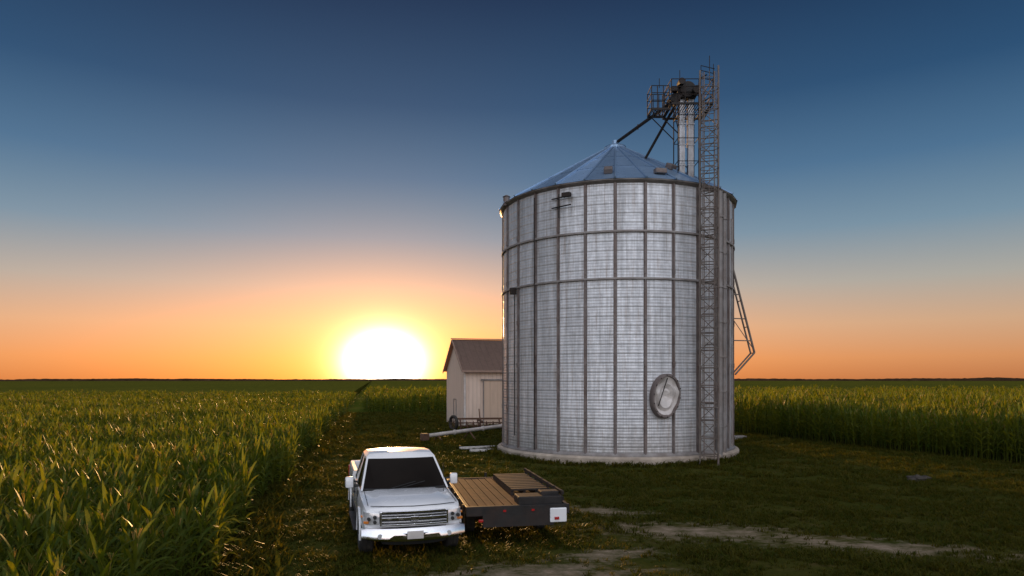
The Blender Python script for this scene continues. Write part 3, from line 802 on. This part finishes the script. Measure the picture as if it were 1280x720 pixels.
for sd in (-1,1): box(bm,(sd*.80,-.115,.62),(.10,.03,.06),0,bevel=.01); box(bm,(sd*.3,-.06,.8),(.06,.03,.04))
fin(bm,'tail_lamps',REDL,tr_)
for sd in (-1,1):
    for y in (1.7,2.6): wheel(tr_,'trailer_wheel',sd*.82,y,.34,.22,sd,5)
bm=bmesh.new(); 
for y in (1.7,2.6): tube(bm,(-.8,y,.34),(.8,y,.34),.05,8)
box(bm,(0,-.03,.60),(1.5,.05,.26),0)
fin(bm,'axles_and_skirt',STEELD,tr_)

# ------------------------------------------------------------------ sky / light
SUN_AZ=-10.6; SUN_EL=3.2
def dirv(az,el): return Vector((math.sin(R(az))*math.cos(R(el)),math.cos(R(az))*math.cos(R(el)),math.sin(R(el))))
sd=dirv(SUN_AZ,SUN_EL); gd=dirv(SUN_AZ,1.5)
w=bpy.data.worlds.new('World'); S.world=w; w.use_nodes=True; nt=w.node_tree
bg=nt.nodes['Background']
tc=nt.nodes.new('ShaderNodeTexCoord'); vec=tc.outputs['Generated']
nrm=nt.nodes.new('ShaderNodeVectorMath'); nrm.operation='NORMALIZE'; nt.links.new(vec,nrm.inputs[0]); D=nrm.outputs[0]
sx=nt.nodes.new('ShaderNodeSeparateXYZ'); nt.links.new(D,sx.inputs[0]); Z=sx.outputs[2]
cr=nt.nodes.new('ShaderNodeValToRGB'); nt.links.new(mathn(nt,'MULTIPLY',Z,1.6,clamp=True),cr.inputs[0])
def lin(c): return tuple(((x/255+.055)/1.055)**2.4 if x/255>.04045 else x/255/12.92 for x in c)
stops=[(0,(178,112,72)),(.03,(200,138,94)),(.075,(196,160,130)),(.13,(162,162,156)),(.2,(112,140,160)),(.28,(70,108,142)),(.37,(34,74,112)),(.486,(10,44,80)),(.62,(8,34,66))]
el=cr.color_ramp.elements
while len(el)<len(stops): el.new(.5)
for e,(p,c) in zip(el,stops): e.position=min(p*1.6,1); e.color=(*lin(c),1)
def lobe(sx_,sz_):
    sub=nt.nodes.new('ShaderNodeVectorMath'); sub.operation='SUBTRACT'; nt.links.new(D,sub.inputs[0]); sub.inputs[1].default_value=gd
    m_=nt.nodes.new('ShaderNodeVectorMath'); m_.operation='MULTIPLY'; nt.links.new(sub.outputs[0],m_.inputs[0]); m_.inputs[1].default_value=(1/sx_,1/sx_,1/sz_)
    d=nt.nodes.new('ShaderNodeVectorMath'); d.operation='DOT_PRODUCT'; nt.links.new(m_.outputs[0],d.inputs[0]); nt.links.new(m_.outputs[0],d.inputs[1])
    return mathn(nt,'EXPONENT',mathn(nt,'MULTIPLY',d.outputs['Value'],-1))
def addl(base,l,col,k):
    c=mixc(nt,1.0,(col[0]*k,col[1]*k,col[2]*k),l,'MULTIPLY')
    return mixc(nt,1.0,base,c,'ADD')
c=cr.outputs[0]
c=addl(c,lobe(.55,.11),(1,.22,.0),.42)
c=addl(c,lobe(.25,.13),(1,.24,.02),.5)
c=addl(c,lobe(.11,.072),(1,.36,.08),.85)
c=addl(c,lobe(.058,.045),(1,.68,.35),2.4)
c=addl(c,lobe(.036,.028),(1,.95,.8),9)
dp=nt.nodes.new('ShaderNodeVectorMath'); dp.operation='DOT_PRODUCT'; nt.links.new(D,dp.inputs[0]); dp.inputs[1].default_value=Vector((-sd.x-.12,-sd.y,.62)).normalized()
fill_lobe=mathn(nt,'POWER',mathn(nt,'MAXIMUM',dp.outputs['Value'],0),1.8)
c=addl(c,fill_lobe,(.92,.93,1.0),1.45)  # added fill light: invented bright sky lobe behind the camera, out of frame
sky=nt.nodes.new('ShaderNodeTexSky'); sky.sky_type='NISHITA'; sky.sun_disc=False; sky.sun_elevation=R(SUN_EL); sky.sun_rotation=R(SUN_AZ)
ns=nt.nodes.new('ShaderNodeVectorMath'); ns.operation='SCALE'; nt.links.new(sky.outputs[0],ns.inputs[0]); ns.inputs['Scale'].default_value=.010
fc=mixc(nt,1.0,c,ns.outputs[0],'ADD')
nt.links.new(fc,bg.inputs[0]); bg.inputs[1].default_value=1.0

ld=bpy.data.lights.new('sun','SUN'); ld.energy=5; ld.angle=R(.6); ld.color=(1,.55,.20)
lo=bpy.data.objects.new('sun',ld); S.collection.objects.link(lo); lo.rotation_euler=(-sd).to_track_quat('-Z','Y').to_euler(); lo.location=(-20,80,20)

cam=bpy.data.cameras.new('camera'); co_=bpy.data.objects.new('camera',cam); S.collection.objects.link(co_)
co_.location=(0,0,3.5); co_.rotation_euler=(R(90),0,0); cam.lens=24; cam.sensor_width=36; cam.shift_y=115/1280; cam.clip_end=20000; cam.clip_start=.1
S.camera=co_
S.view_settings.view_transform='Standard'; S.view_settings.look='None'; S.view_settings.exposure=0
